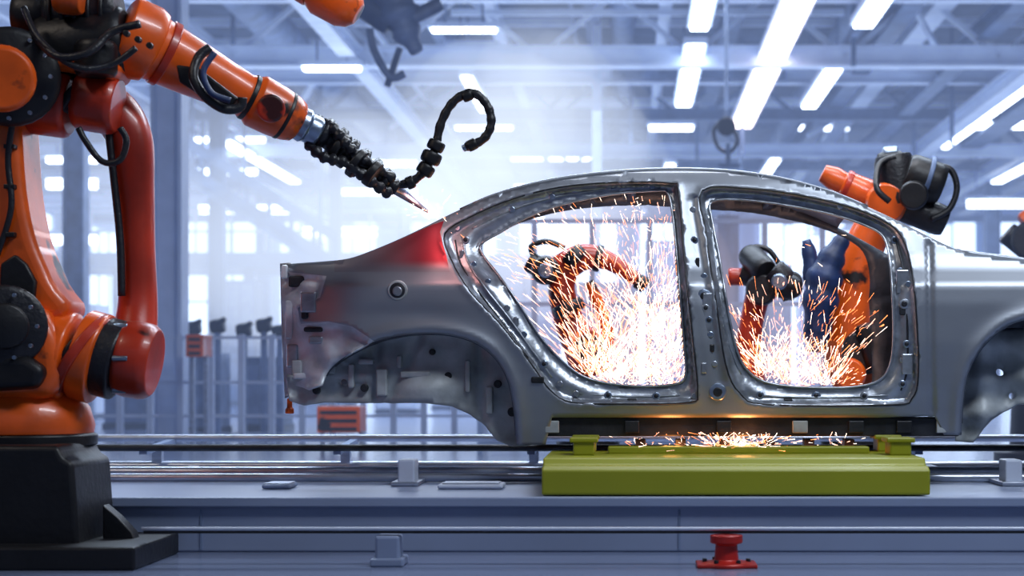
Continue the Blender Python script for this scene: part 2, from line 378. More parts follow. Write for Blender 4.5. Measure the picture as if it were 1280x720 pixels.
lathe("tow_stud",P(362,498,8.2),P(362,517,8.2),[(0,.012),(.6,.012),(.7,.02),(1,.02)],M['orange'],car)

# ================================================================= MAIN ROBOT
R=group("industrial_robot_arm"); d=7.1
q=lambda x,y,dd=d:P(x,y,dd); s=lambda v,dd=d:S(v,dd)
extr("pedestal",[(-70,552),(112,552),(118,566),(130,572),(134,630),(137,684),(-80,684)],6.7,7.19,M['blackp'],R,0.02,ref=7.1)
box("base_plate",(q(-90,0).x,6.55,0.0),(q(216,0).x,7.2,0.085),M['blackp'],R,0.01)
extr("gusset",[(132,630),(150,645),(168,664),(176,684),(132,684)],6.9,6.98,M['blackp'],R,0.006)
lathe("base_flange",q(35,556),q(35,540),[(0,s(84)),(.8,s(84)),(1,s(78))],M['blackp'],R,40)
lathe("turret",q(30,542),q(30,488),[(0,s(84)),(.2,s(86)),(.6,s(80)),(.9,s(68)),(1,s(60))],M['orange'],R,40)
extr("shoulder_casting",[(-70,500),(84,498),(98,470),(94,430),(78,392),(40,372),(-70,372)],6.86,7.3,M['orange'],R,0.05)
yy=442
def hd(nm,x0,x1,r,m,y0=yy,y1=None,dd=7.05,e=.1): return drum(nm,q(x0,y0,dd),q(x1,(y0+8) if y1 is None else y1,dd),s(r),m,R,e,36)
hd("motor_flange",48,92,58,M['orange']); hd("motor_band",90,102,50,M['blackp']); hd("motor_ring",100,128,57,M['orange']); hd("motor_gap",124,152,50,M['black'],444); hd("motor_cap",148,194,48,M['redor'],446,e=.3)
hd("reducer_cover",100,112,61,M['redor'])
for i in range(6): 
    a=i*math.pi/3; p=q(140,448+46*math.sin(a),7.05+s(46)*math.cos(a)); drum("motor_tie_%d"%(i+1),p,p+Vector((.06,0,0)),.012,M['hub'],R,.1,8)
drum("shoulder_disc",q(6,408,6.90),q(6,408,6.80),s(50),M['black'],R); drum("shoulder_cap",q(6,408,6.82),q(6,408,6.76),s(28),M['blackp'],R,.2)
for i in range(10):
    a=i*math.pi/5; p=q(6+41*math.cos(a),408+41*math.sin(a),6.80); drum("shoulder_bolt_%d"%(i+1),p,p+Vector((0,-0.012,0)),.008,M['hub'],R,.1,8)
extr("shoulder_cover",[(-60,440),(40,446),(62,462),(50,486),(-60,492)],6.80,6.92,M['blackp'],R,0.03)
extr("lower_arm",[(-70,410),(92,398),(76,352),(55,300),(44,245),(39,180),(37,120),(50,82),(30,50),(-70,46)],6.95,7.22,M['orange'],R,0.06,smoothn=4)
extr("arm_wear_plate",[(2,330),(20,318),(34,330),(46,352),(44,374),(20,366),(0,372)],6.925,6.96,M['blackp'],R,0.01)
tube("arm_cable",[q(-4,320,6.93),q(14,260,6.93),q(10,200,6.93),q(16,150,6.9)],s(4),M['black'],R,8)
for i,y in enumerate((290,230,180)): box("cable_clip_%d"%(i+1),q(4,y,6.92),q(22,y+7,6.96),M['blackp'],R,.003)
tube("balancer_arm",[q(112,128,7.25),q(142,140,7.25),q(162,175,7.25),q(168,240,7.25),q(171,310,7.25),q(172,380,7.25),q(166,435,7.2)],[s(30),s(31),s(29),s(25),s(23),s(25),s(30)],M['redor'],R,24)
tube("balancer_strip",[q(135,160,7.16),q(143,230,7.16),q(150,300,7.16),q(152,370,7.16)],[s(5)]*4,M['black'],R,8)
tube("link_cable",[q(98,160,7.0),q(108,178,7.0),q(128,202,7.0),q(150,200,7.0),q(158,176,7.0),q(150,160,7.0)],s(4),M['black'],R,10)
drum("elbow_disc",q(12,96,7.0),q(12,96,6.82),s(60),M['blackp'],R); drum("elbow_cap",q(2,98,6.84),q(2,98,6.74),s(40),M['orange'],R,.2)
for i in range(12):
    a=i*math.pi/6; p=q(12+52*math.cos(a),96+52*math.sin(a),6.82); drum("elbow_bolt_%d"%(i+1),p,p+Vector((0,-0.012,0)),.008,M['hub'],R,.1,8)
def hd2(nm,x0,x1,r,m,e=.12): return drum(nm,q(x0,124,7.1),q(x1,132,7.1),s(r),m,R,e,32)
hd2("elbow_tube",30,90,42,M['redor']); hd2("elbow_band",88,98,36,M['black']); hd2("elbow_end",96,148,38,M['redor'],.2)
def ax(nm,a,b,r,m,e=.12,dd=7.1): return drum(nm,q(*a,dd),q(*b,dd),s(r),m,R,e,30)
ax("upper_housing",(50,62),(160,50),44,M['blackp']); ax("upper_motor",(60,20),(150,14),34,M['black']); ax("upper_motor_cap",(20,18),(62,20),30,M['blackp'],.3)
ax("upper_orange_cap",(70,-6),(104,-2),22,M['orange'],.3,6.95); ax("side_motor",(120,52),(120,95),26,M['blackp'],.2,6.95)
extr("elbow_bracket",[(-10,40),(60,52),(110,62),(160,88),(150,104),(90,94),(40,88),(-10,80)],6.98,7.2,M['orange'],R,0.02)
for i in range(5): ax("motor_fin_%d"%(i+1),(68+i*16,20-i),(74+i*16,20-i),38,M['blackp'])
tube("motor_cable",[q(40,40,6.85),q(70,70,6.8),q(110,66,6.8),q(140,40,6.85),q(175,30,6.85)],s(5),M['black'],R,10)
tube("motor_cable_b",[q(30,10,6.9),q(50,50,6.82),q(96,84,6.8),q(140,80,6.85),q(170,60,6.85)],s(4),M['black'],R,10)
A=Vector((150,38)); B=Vector((392,163)); 
fa=lambda t,dd=7.1:(lambda v:q(v.x,v.y,dd))(A.lerp(B,t))
def fd(nm,t0,t1,prof,m): return lathe(nm,fa(t0,7.1+.35*t0),fa(t1,7.1+.35*t1),[(t,s(r)) for t,r in prof],m,R,32)
fd("forearm_gearbox",0.0,0.22,[(0,40),(.06,48),(.6,50),(.8,46),(.82,42),(1,40)],M['orange'])
fd("forearm_ring",0.21,0.25,[(0,43),(1,43)],M['redor'])
fd("forearm_tube",0.24,0.66,[(0,40),(.2,38),(.7,31),(.95,28),(1,30)],M['orange'])
fd("wrist_band",0.655,0.68,[(0,31),(1,31)],M['blackp'])
fd("wrist_body",0.675,0.93,[(0,30),(.1,35),(.5,34),(.8,31),(.95,27),(1,22)],M['orange'])
fd("wrist_ring",0.84,0.86,[(0,33),(1,33)],M['blackp'])
fd("wrist_collar",0.925,1.03,[(0,22),(.3,23),(.4,20),(.9,20),(1,17)],M['hub'])
drum("wrist_cap",fa(.78,7.26),fa(.78,7.21),s(18),M['redor'],R,.2)
extr("forearm_plate",[(222,82),(250,86),(284,112),(300,124),(288,140),(258,124),(226,104)],7.0,7.06,M['blackp'],R,.01)
for i,t in enumerate((.04,.1,.16)):
    c=fa(t,6.86); drum("forearm_bolt_%d"%(i+1),c,c+Vector((0,-.03,0)),.012,M['blackp'],R)
tube("forearm_cable_loop",[q(262,60,7.0),q(248,72,6.98),q(242,96,6.95),q(256,120,6.95),q(280,136,6.98),q(300,134,7.0),q(303,122,7.0)],s(6),M['black'],R,12)
tube("forearm_cable_loop_inner",[q(268,66,6.95),q(254,90,6.93),q(264,116,6.93),q(288,126,6.95)],s(4),M['navy'],R,12)
tube("hose_bundle",[q(388,162,7.5),q(410,172,7.5),q(440,196,7.55),(q(470,218,7.6)),q(496,236,7.65)],[s(18),s(20),s(18),s(16),s(9)],M['black'],R,20,12,0.22,3)
tube("hose_side",[q(384,178,7.45),q(404,196,7.42),q(432,204,7.45),q(462,226,7.5),q(486,242,7.6)],s(7),M['black'],R,12,10,0.2,2)
tube("hose_top",[q(392,152,7.5),q(416,160,7.45),q(434,182,7.45),q(454,200,7.5),(q(492,224,7.6))],s(7),M['black'],R,12,10,0.2,2)
for i,(x,y) in enumerate([(402,170),(424,186),(446,204),(466,217)]):
    drum("hose_clamp_%d"%(i+1),q(x-4,y-3,7.5),q(x+4,y+3,7.5),s(25-2*i),M['blackp'],R)
tube("welding_tip",[q(476,226,7.66),q(500,240,7.75),q(520,254,7.9),q(537,266,8.05)],[s(9),s(7),s(4.5),s(2)],M['hub'],R,12)
drum("arc_point",q(534,263,8.03),q(541,268,8.05),s(2.6),M['hot'],R,.3,12)
tube("tip_cable_loop",[q(488,232,7.65),q(512,228,7.65),q(530,214,7.65),q(543,188,7.65),q(552,152,7.65),q(568,126,7.65),q(590,116,7.65),q(608,130,7.65),q(614,154,7.65),q(604,174,7.65),q(582,184,7.65)],[s(6)]*11,M['black'],R,12,8,0.06,2)
for i,(x,y,x2,y2,r) in enumerate([(528,218,536,206,12),(536,204,542,190,14),(542,188,548,176,12),(578,122,590,117,8),(596,178,584,184,8),(508,230,518,226,9)]):
    drum("cable_clamp_%d"%(i+1),q(x,y,7.65),q(x2,y2,7.65),s(r),M['blackp'],R,.3,16)
drum("cable_end",q(600,176,7.65),q(578,186,7.65),s(5),M['hub'],R)

# ================================================================= REAR ROBOTS
def rob(name): return group(name)
def ped(g,px,dd,ytop,r):
    x=P(px,0,dd).x; zt=P(0,ytop,dd).z
    lathe("pedestal",Vector((x,dd,0)),Vector((x,dd,zt)),[(0,r*1.5),(.08,r*1.5),(.1,r),(.7,r*.9),(.75,r*1.2),(1,r*1.1)],M['blackp'],g)
R2=rob("industrial_robot_arm"); e=10.7
k=lambda x,y,dd=e:P(x,y,dd); t=lambda v,dd=e:S(v,dd)
ped(R2,1070,e,496,.22)
tube("lower_link",[k(1074,484),k(1060,440),k(1062,380),k(1076,320),k(1100,268)],[t(30),t(31),t(29),t(26),t(24)],M['orange'],R2)
drum("shoulder_joint",k(1080,440,e-.3),k(1080,440,e+.1),t(28),M['black'],R2); drum("shoulder_cap",k(1062,468,e-.35),k(1062,468,e-.1),t(20),M['orange'],R2)
drum("shoulder_motor",k(1082,405,e-.3),k(1098,460,e-.28),t(15),M['blackp'],R2)
tube("cover_sleeve",[k(1020,440,e-.2),k(1024,390,e-.2),k(1030,350,e-.2),k(1042,318,e-.2),k(1056,296,e-.2)],[t(12),t(20),t(22),t(15),t(8)],M['navy'],R2,14,5,.08,2)
tube("cover_sleeve_b",[k(1008,300,e-.1),k(1014,330,e-.1),k(1020,370,e-.1)],[t(6),t(11),t(13)],M['navy'],R2,14,5,.08,2)
drum("elbow_joint",k(1108,254,e-.2),k(1108,254,e+.2),t(26),M['orange'],R2)
lathe("upper_arm",k(1120,262),k(1028,216),[(0,t(24)),(.3,t(22)),(.5,t(19)),(.7,t(17)),(.72,t(14)),(.85,t(15)),(1,t(11))],M['orange'],R2)
drum("upper_arm_band",k(1062,233),k(1055,230),t(19),M['redor'],R2)
drum("motor_a",k(1116,194,e-.1),k(1126,262,e-.1),t(25),M['black'],R2,.2); drum("motor_b",k(1132,216,e-.2),k(1178,232,e-.2),t(26),M['blackp'],R2,.2)
drum("motor_c",k(1122,254,e-.1),k(1182,278,e-.1),t(20),M['black'],R2,.2); drum("motor_d",k(1098,204,e-.1),k(1128,200,e-.1),t(13),M['blackp'],R2,.2)
drum("motor_cap",k(1142,244,e-.35),k(1142,244,e-.1),t(18),M['blackp'],R2); drum("motor_ring",k(1156,222,e-.2),k(1162,224,e-.2),t(28),M['beam'],R2)
drum("motor_tip",k(1104,192,e-.1),k(1122,190,e-.1),t(8),M['hub'],R2)
tube("dress_cable",[k(1146,216,e-.2),k(1166,208,e-.2),k(1188,212,e-.2),k(1196,236,e-.2),k(1186,262,e-.2),k(1164,274,e-.2)],t(4),M['black'],R2,10)
tube("dress_cable_inner",[k(1120,196,e-.2),k(1100,205,e-.2),k(1096,235,e-.3),k(1112,252,e-.3)],t(4),M['black'],R2,10)

R3=rob("industrial_robot_arm"); e3=11.0
k=lambda x,y,dd=e3:P(x,y,dd); t=lambda v,dd=e3:S(v,dd)
ped(R3,935,e3,485,.2)
tube("lower_link",[k(936,480),k(934,440),k(940,400),k(948,366)],[t(22),t(17),t(15),t(16)],M['redor'],R3)
drum("elbow",k(952,362,e3-.2),k(952,362,e3+.1),t(20),M['black'],R3)
drum("wrist_a",k(926,338),k(996,362),t(17),M['black'],R3,.2); drum("wrist_b",k(936,318),k(958,340,e3-.2),t(16),M['blackp'],R3,.2)
drum("wrist_c",k(966,336,e3-.2),k(984,352,e3-.2),t(15),M['black'],R3,.2); drum("wrist_d",k(910,346),k(932,346),t(11),M['redor'],R3,.2)
drum("wrist_e",k(974,352,e3-.3),k(974,352,e3-.2),t(10),M['hub'],R3,.2)
tube("cable",[k(932,330),k(940,310),k(960,312),k(974,330)],t(3.5),M['black'],R3,8)
tube("cable_b",[k(980,340),k(998,346),k(998,366),k(978,374)],t(3.5),M['black'],R3,8)

R4=rob("industrial_robot_arm"); e4=10.8
k=lambda x,y,dd=e4:P(x,y,dd); t=lambda v,dd=e4:S(v,dd)
ped(R4,735,e4,482,.2)
tube("lower_link",[k(742,470),k(730,440),k(712,402),k(702,362),k(708,335)],[t(28),t(24),t(19),t(17),t(16)],M['redor'],R4)
tube("upper_arm",[k(700,338),k(728,322),k(760,326),k(800,352)],[t(19),t(17),t(12),t(8)],M['redor'],R4)
drum("upper_arm_ring",k(744,322),k(752,324),t(17),M['black'],R4); drum("upper_arm_tip",k(796,350),k(808,358),t(10),M['blackp'],R4)
tube("inner_link",[k(736,352),k(748,380),k(760,420),k(752,450)],[t(6),t(8),t(8),t(7)],M['orange'],R4)
drum("elbow",k(682,338,e4-.2),k(682,338,e4+.1),t(18),M['black'],R4); drum("elbow_motor",k(660,326),k(694,346),t(13),M['black'],R4)
drum("elbow_cap",k(712,314,e4-.1),k(724,326,e4-.1),t(15),M['black'],R4); drum("elbow_hub",k(682,338,e4-.26),k(682,338,e4-.2),t(9),M['hub'],R4)
drum("shoulder",k(736,436,e4-.3),k(736,436,e4),t(26),M['redor'],R4); drum("shoulder_ring",k(736,436,e4-.32),k(736,436,e4-.28),t(18),M['black'],R4); drum("link_ring",k(714,392,e4-.16),k(708,378,e4-.16),t(20),M['black'],R4)
tube("cable",[k(668,322),k(664,308),k(684,302),k(706,310)],t(3.5),M['black'],R4,8)

R5=rob("industrial_robot_arm"); e5=15.
k=lambda x,y,dd=e5:P(x,y,dd); t=lambda v,dd=e5:S(v,dd)
ped(R5,1300,e5,430,.25); tube("lower_link",[k(1300,430),k(1306,370),k(1290,310)],[t(24),t(20),t(18)],M['orange'],R5)
drum("elbow",k(1288,300,e5-.2),k(1288,300,e5+.2),t(24),M['black'],R5); drum("motor",k(1258,290),k(1290,316),t(15),M['blackp'],R5); drum("upper",k(1278,280),k(1330,250),t(14),M['orange'],R5)
R6=group("overhead_robot_arm"); e6=8.6
k=lambda x,y,dd=e6:P(x,y,dd); t=lambda v,dd=e6:S(v,dd)
lathe("wrist",k(392,-16),k(448,18),[(0,t(24)),(.2,t(30)),(.7,t(28)),(.9,t(22)),(1,t(14))],M['orange'],R6)
lathe("arm",k(300,-90),k(394,-14),[(0,t(40)),(.5,t(34)),(1,t(26))],M['orange'],R6)
drum("shoulder",k(296,-120,e6-.25),k(296,-120,e6+.25),t(50),M['blackp'],R6)
lathe("ceiling_mount",k(296,-130),Vector((k(296,0).x,e6,7.39)),[(0,.2),(.05,.16),(.95,.16),(1,.35)],M['blackp'],R6)
R7=group("hanging_weld_gun"); e7=18.
k=lambda x,y,dd=e7:P(x,y,dd); t=lambda v,dd=e7:S(v,dd)
lathe("drop_column",Vector((k(490,0).x,e7,7.39)),k(490,-10),[(0,.3),(.05,.12),(1,.12)],M['mach'],R7)
tube("body",[k(490,-20),k(496,10),k(508,40),k(522,66)],[t(26),t(26),t(18),t(7)],M['mach'],R7,14,5,.12,2)
drum("transformer",k(446,0),k(490,30),t(17),M['beam'],R7); drum("arm_a",k(500,30),k(552,4),t(9),M['mach'],R7); tube("jaw",[k(462,36),k(468,64),k(488,96),k(506,92)],t(5),M['mach'],R7,10)
beam("jaw_bar",k(500,60),k(484,108),.06,.06,M['beam'],R7)
# small tool balancer hanging over the roof
R8=group("hanging_tool_balancer"); e8=24.
k=lambda x,y,dd=e8:P(x,y,dd); t=lambda v,dd=e8:S(v,dd)
beam("drop_rod",Vector((k(908,0).x,e8,7.39)),k(908,160),.05,.05,M['mach'],R8)
drum("reel",k(908,158,e8-.1),k(908,158,e8+.1),t(12),M['blackp'],R8); tube("hose",[k(900,152),k(892,165),k(898,184),k(912,190),k(922,176),k(916,160)],t(2.5),M['black'],R8,8)
beam("rod_low",k(910,180),k(910,208),.06,.06,M['beam'],R8); beam("cross_bar",k(898,207),k(926,207),.05,.05,M['beam'],R8)

# ================================================================= CONVEYOR
C=group("conveyor_platform")
XL=-9;XR=9
box("plinth",(XL,7.25,0.0),(XR,9.0,0.215),M['plinth'],C,0.008)
box("plinth_back",(XL,9.0,0.0),(XR,10.1,0.14),M['plinth'],C,0.008)
box("plinth_cap",(XL,7.225,0.180),(XR,7.30,0.219),M['plinth'],C,0.006)
for i in range(5):
    x=-3.6+i*1.9; box("fascia_joint_%d"%(i+1),(x,7.246,0.01),(x+.008,7.252,0.17),M['mach'],C,0)
G=group("conveyor_rail")
tube("rail_tube",[Vector((XL,8.62,.245)),Vector((0,8.62,.245)),Vector((XR,8.62,.245))],.028,M['steel'],G,14)
tube("rail_tube_low",[Vector((XL,8.3,.237)),Vector((0,8.3,.237)),Vector((XR,8.3,.237))],.020,M['steel'],G,14)
for i,px in enumerate((512,1258,1500)):
    c=P(px,0,8.2).x; box("rail_bracket_%d"%(i+1),(c-.035,8.05,.217),(c+.04,8.2,.33),M['white'],G,.008); box("rail_foot_%d"%(i+1),(c-.06,8.0,.217),(c+.06,8.4,.235),M['steel'],G,.004)
G2=group("conveyor_rail")
for j,(yy_,zz,r) in enumerate(((9.4,.33,.018),(10.0,.36,.020),(9.7,.22,.03))):
    tube("rail_%d"%(j+1),[Vector((XL,yy_,zz)),Vector((0,yy_,zz)),Vector((XR,yy_,zz))],r,M['dark'] if j==0 else M['steel'],G2,12)
for i in range(14):
    x=-6.5+i*1.0; beam("rail_post_%d"%(i+1),Vector((x,9.7,.141)),Vector((x,9.7,.33)),.05,.05,M['steel'],G2); beam("rail_tie_%d"%(i+1),Vector((x,9.4,.31)),Vector((x,10.0,.34)),.04,.03,M['mach'],G2)
for i in range(22):
    x=-5.2+i*.37; w_=random.uniform(.05,.2); h_=random.uniform(.02,.07)
    box("roller_unit_%d"%(i+1),(x,9.1,.141),(x+w_,9.3,.15+h_+.03),M[random.choice(('white','steel','white','white'))],G2,.006)
G3=group("guide_rail"); zr=P(0,660,6.7).z; xg=P(178,0,6.72).x
beam("guide_bar",Vector((xg,6.75,zr-.012)),Vector((XR,6.75,zr-.012)),.04,.022,M['blackp'],G3,.003)
tube("guide_rod",[Vector((xg,6.71,zr-.004)),Vector((0,6.71,zr-.004)),Vector((XR,6.71,zr-.004))],.007,M['white'],G3,10)
for i,px in enumerate((486,1420)):
    x=P(px,0,6.75).x; box("guide_block_%d"%(i+1),(x-.045,6.7,0),(x+.045,6.82,zr-.03),M['plinth'],G3,.01); box("guide_foot_%d"%(i+1),(x-.06,6.68,0),(x+.06,6.86,.03),M['plinth'],G3,.006)
J=group("red_jack_stand"); x=P(908,0,6.7).x
lathe("post",Vector((x,6.7,0.0)),Vector((x,6.7,zr-.025)),[(0,.10),(.12,.10),(.16,.085),(.2,.045),(.7,.04),(.75,.06),(1,.06)],M['red'],J)
box("foot",(x-.11,6.62,0),(x+.11,6.8,.014),M['red'],J,.004)
for i,a in enumerate(range(6)):
    p=Vector((x+.08*math.cos(a*1.047),6.7+.08*math.sin(a*1.047),.012)); drum("foot_bolt_%d"%(i+1),p,p+Vector((0,0,.018)),.009,M['dark'],J,.1,8)
Y=group("lift_skid"); d0=7.32; x0=P(677,0,d0).x; x1=P(1163,0,d0).x; zb=.222; zt=P(0,574,d0).z
prof=[(0,zb+.0),(0,zt-.045),(.03,zt-.03),(.10,zt-.028),(.13,zt),(.93,zt),(.96,zt-.03),(.96,zb)]
V=[Vector((xx,d0+a,b)) for xx in (x0,x1) for a,b in prof]; n=len(prof)
o=addmesh("skid_body",V,[tuple(range(n)),tuple(range(n,2*n))[::-1]]+[(i,(i+1)%n,(i+1)%n+n,i+n) for i in range(n)],M['olive'],Y,False); fixn(o)
md=o.modifiers.new("b","BEVEL"); md.width=.008; md.segments=3
for i,px in enumerate((732,1112)):
    for jj,dd in enumerate((7.75,8.13)):
        c=P(px,0,8.).x; box("skid_pad_%d_%d"%(i+1,jj+1),(c-.045,dd-.08,zt-.002),(c+.045,dd+.08,.435),M['olive'],Y,.008)
        box("skid_pad_cap_%d_%d"%(i+1,jj+1),(c-.06,dd-.09,.42),(c+.06,dd+.09,.44),M['olive'],Y,.006)
box("skid_rib",(P(760,0,7.9).x,7.85,zt-.002),(P(1085,0,7.9).x,7.95,zt+.03),M['olive'],Y,.006)
bx=group("welding_clamp"); 
beam("spark_glow_bar",P(785,563,8.05),P(1085,563,8.05),.03,.014,M['skid_glow'],bx)  # self-lit bar stands in for spark light along the skid top
for i,px in enumerate((800,850,905,960,1010,1060)):
    c=P(px,0,8.12); box("clamp_%d"%(i+1),(c.x-.02,8.08,zt+.001),(c.x+.025,8.18,.42),M['dark'],bx,.004)
for i,(px,w,h,m) in enumerate(((590,.28,.02,'white'),(350,.12,.02,'mach'))):
    g=group("cable_tray"); c=P(px,0,7.9).x; box("body",(c-w/2,7.8,.217),(c+w/2,8.0,.216+h),M[m],g,.008); box("lid",(c-w/2.3,7.82,.216+h),(c+w/2.3,7.98,.221+h),M['steel'],g,.003)

# ================================================================= HALL
W=17;DB=64;ZC=7.4
box("floor",(-W,-3,-.1),(W,DB,0),M['floor'],None,0)
box("ceiling",(-W,-3,ZC),(W,DB,ZC+.2),M['ceil'],None,0)
box("wall_back",(-W,DB,0),(W,DB+.2,ZC),M['wall'],None,0)
box("wall_left",(-W-.2,-3,0),(-W,DB,ZC),M['wall'],None,0)
box("wall_right",(W,-3,0),(W+.2,DB,ZC),M['wall'],None,0)
for i in range(8):
    x=-W+.6+i*4.2
    g=group("glow_window_%d"%(i+1)); box("glow_pane",(x,DB-.08,.4),(x+3.4,DB-.04,6.2),M['glow_win'],g,0)  # self-lit panes brighten the far end in place of a bright backdrop
    for j in range(5): box("mullion_%d"%(j+1),(x+j*.85-.04,DB-.16,.4),(x+j*.85+.04,DB-.08,6.2),M['wbeam'],g,0)
    for j in range(3): box("transom_%d"%(j+1),(x,DB-.16,.35+j*2.9),(x+3.4,DB-.08,.45+j*2.9),M['wbeam'],g,0)
for i in range(5):
    g=group("glow_window_%d"%(i+9)); y=24+i*8
    box("glow_pane",(-W+.04,y,.8),(-W+.08,y+5.5,5.4),M['glow_win'],g,0)  # side panes added to brighten the left background
    for j in range(6): box("mullion_%d"%(j+1),(-W+.08,y+j*1.1-.05,.8),(-W+.16,y+j*1.1+.05,5.4),M['wbeam'],g,0)
h5=H+5
T=group("ceiling_truss")
for i,(dd,hh,w,m) in enumerate([(22,h5+.5,.3,'beam'),(25.5,h5+.35,.2,'wbeam'),(28.6,h5,.28,'wbeam'),(33,h5+.4,.2,'wbeam'),(37,h5+.3,.2,'beam'),(40.5,h5,.24,'wbeam'),(46,h5+.3,.2,'beam'),(52,h5,.22,'wbeam'),(58,h5,.2,'beam')]):
    ibeam("girder_%d"%(i+1),Vector((-W,dd,hh)),Vector((W,dd,hh)),w,w*1.2,M[m],T)
    beam("upper_chord_%d"%(i+1),Vector((-W,dd,hh+1.0)),Vector((W,dd,hh+1.0)),.14,.14,M[m],T)
    if i%2==0:
        for j in range(28):
            xa=-W+j*1.2; beam("web_%d_%d"%(i+1,j+1),Vector((xa,dd,hh+(0 if j%2 else 1.0))),Vector((xa+1.2,dd,hh+(1.0 if j%2 else 0))),.08,.08,M['wbeam' if i==2 else 'beam'],T)
for i,(x,hh,w,m) in enumerate([(-4.28,h5,.26,'wbeam'),(-7.5,h5+.3,.25,'wbeam'),(-2.2,h5+.9,.2,'wbeam'),(-.6,h5+1.1,.25,'beam'),(.55,h5+.7,.14,'wbeam'),(1.7,h5+.9,.3,'beam'),(4.2,h5+.6,.3,'beam'),(4.9,h5+.9,.35,'wbeam'),(6.5,h5,.30,'wbeam'),(5.6,h5+.4,.3,'beam'),(7.6,h5+.3,.5,'beam'),(9.0,h5+.1,.3,'wbeam'),(10.5,h5+.3,.5,'beam'),(-9.5,h5+.1,.25,'wbeam'),(-12,h5+.3,.3,'beam')]):
    ibeam("runner_%d"%(i+1),Vector((x,16,hh)),Vector((x,DB-.2,hh)),w,w,M[m],T)
for i in range(50):
    m=M[random.choice(('beam','mach','wbeam','wbeam','mach'))]; r=random.choice((.06,.09,.13,.2)); z_=h5+random.uniform(.1,1.4)
    if i%2: 
        x=random.uniform(-12,13); y0_=random.uniform(18,34); beam("tray_%d"%i,Vector((x,y0_,z_)),Vector((x,y0_+random.uniform(10,28),z_)),r,r*1.6,m,T)
    else:
        y_=random.uniform(21,52); x=random.uniform(-13,6); beam("tray_%d"%i,Vector((x,y_,z_)),Vector((x+random.uniform(3,9),y_,z_)),r,r,m,T)
for i in range(16):
    y_=random.uniform(23,48); x=random.uniform(-9,9); beam("brace_%d"%i,Vector((x,y_,h5+.2)),Vector((x+random.choice((-1,1))*random.uniform(1,2.5),y_+random.uniform(-3,3),h5+1.5)),.08,.08,M[random.choice(('beam','wbeam'))],T)
for i in range(12):
    x=random.uniform(-9,9); y_=random.uniform(24,42); beam("dropper_%d"%i,Vector((x,y_,ZC)),Vector((x,y_,h5-random.uniform(.2,1.0))),.07,.07,M['beam'],T)
D=group("air_duct")
for i,(x,z_,r) in enumerate(((3.9,h5+1.1,.28),(8.4,h5+.9,.35),(-6,h5+.9,.3),(-.1,h5+1.3,.22))):
    tube("duct_%d"%(i+1),[Vector((x,14,z_)),Vector((x,38,z_)),Vector((x,DB-.2,z_))],r,M['mach'],D,16,10)
def strip(x,z_,y0,y1,w,m='lamp'):
    g=group("ceiling_light"); box("tube",(x-w/2,y0,z_-.04),(x+w/2,y1,z_),M[m],g,0); box("housing",(x-w/2-.05,y0-.05,z_+.001),(x+w/2+.05,y1+.05,z_+.1),M['wbeam'],g,0)
    for yy_ in (y0+.3,y1-.3): beam("hanger",Vector((x,yy_,z_+.1)),Vector((x,yy_,ZC)),.03,.03,M['mach'],g)
strip(2.27,h5,22,36.5,.38,'lampw')
strip(3.35,h5,22,26.0,.26); strip(3.35,h5,28.9,33.8,.24); strip(3.4,h5,42,50,.2)
strip(1.02,h5,22,26.2,.24); strip(1.02,h5,27.5,33.6,.26); strip(1.0,h5,43,50,.2)
strip(9.3,h5-.1,36,46,.25); strip(-5.6,h5-.4,42,52,.3); strip(-8.4,h5-.1,38,46,.25); strip(-2.6,h5-.4,44,56,.25); strip(5.3,h5-.3,44,54,.25); strip(-2.75,h5+.1,31,35,.16); strip(6.95,h5+.02,26,40,.12)
def cstrip(x0,x1,z_,y,w=.12,m='lamp'):
    g=group("ceiling_light"); box("tube",(x0,y-.1,z_-w/2),(x1,y+.1,z_+w/2),M[m],g,0); box("housing",(x0-.05,y-.12,z_+w/2+.001),(x1+.05,y+.12,z_+w/2+.08),M['wbeam'],g,0)
    for xx in (x0+.2,x1-.2): beam("hanger",Vector((xx,y,z_+w/2+.08)),Vector((xx,y,ZC)),.03,.03,M['mach'],g)
for (px0,px1,py,dd,w) in [(812,866,160,38,.09),(1214,1290,157,38,.12),(760,860,186,42,.07),(990,1060,160,44,.09),(380,450,86,28,.05),(560,620,60,30,.04),(540,620,38,27,.04),(420,520,205,44,.12),(230,330,175,40,.08),(570,640,160,44,.07),(250,360,262,50,.2),(380,470,290,50,.22),(420,520,240,46,.12),(240,320,215,44,.12),(1210,1300,255,46,.18),(640,720,100,34,.05),(900,980,100,48,.05),(1140,1240,210,50,.12),(640,740,200,50,.1),(60,120,230,40,.2),(40,120,300,44,.2),(60,120,200,36,.1)]:
    a=P(px0,py,dd); b=P(px1,py,dd); cstrip(a.x,b.x,a.z,dd,w)
def column(px,dd,w,m='wbeam',z0=0):
    g=group("steel_column"); x=P(px,0,dd).x
    ibeam("shaft",Vector((x,dd,z0)),Vector((x,dd,ZC)),w,w,M[m],g); box("foot",(x-w*.8,dd-w*.8,0),(x+w*.8,dd+w*.8,.04),M['mach'],g,0)
column(212,20,.34,'wbeam'); column(746,31,.15); column(505,44,.3,'beam'); column(590,52,.35); column(1240,48,.4,'beam'); column(330,50,.4,'mach'); column(95,26,.3,'mach'); column(1130,56,.35); column(272,36,.3,'beam'); column(420,40,.25,'beam')
Z=group("mezzanine_walkway")
a=P(232,322,46); b=P(560,322,46)
box("deck",(a.x-6,44,a.z-.35),(b.x,48,a.z),M['beam'],Z,0)
for i in range(16):
    x=a.x-6+i*(b.x-a.x+6)/15; beam("rail_post_%d"%(i+1),Vector((x,44,a.z)),Vector((x,44,a.z+1)),.05,.05,M['wbeam'],Z)
for hz in (.5,1.0): beam("handrail_%d"%int(hz*10),Vector((a.x-6,44,a.z+hz)),Vector((b.x,44,a.z+hz)),.06,.06,M['wbeam'],Z)
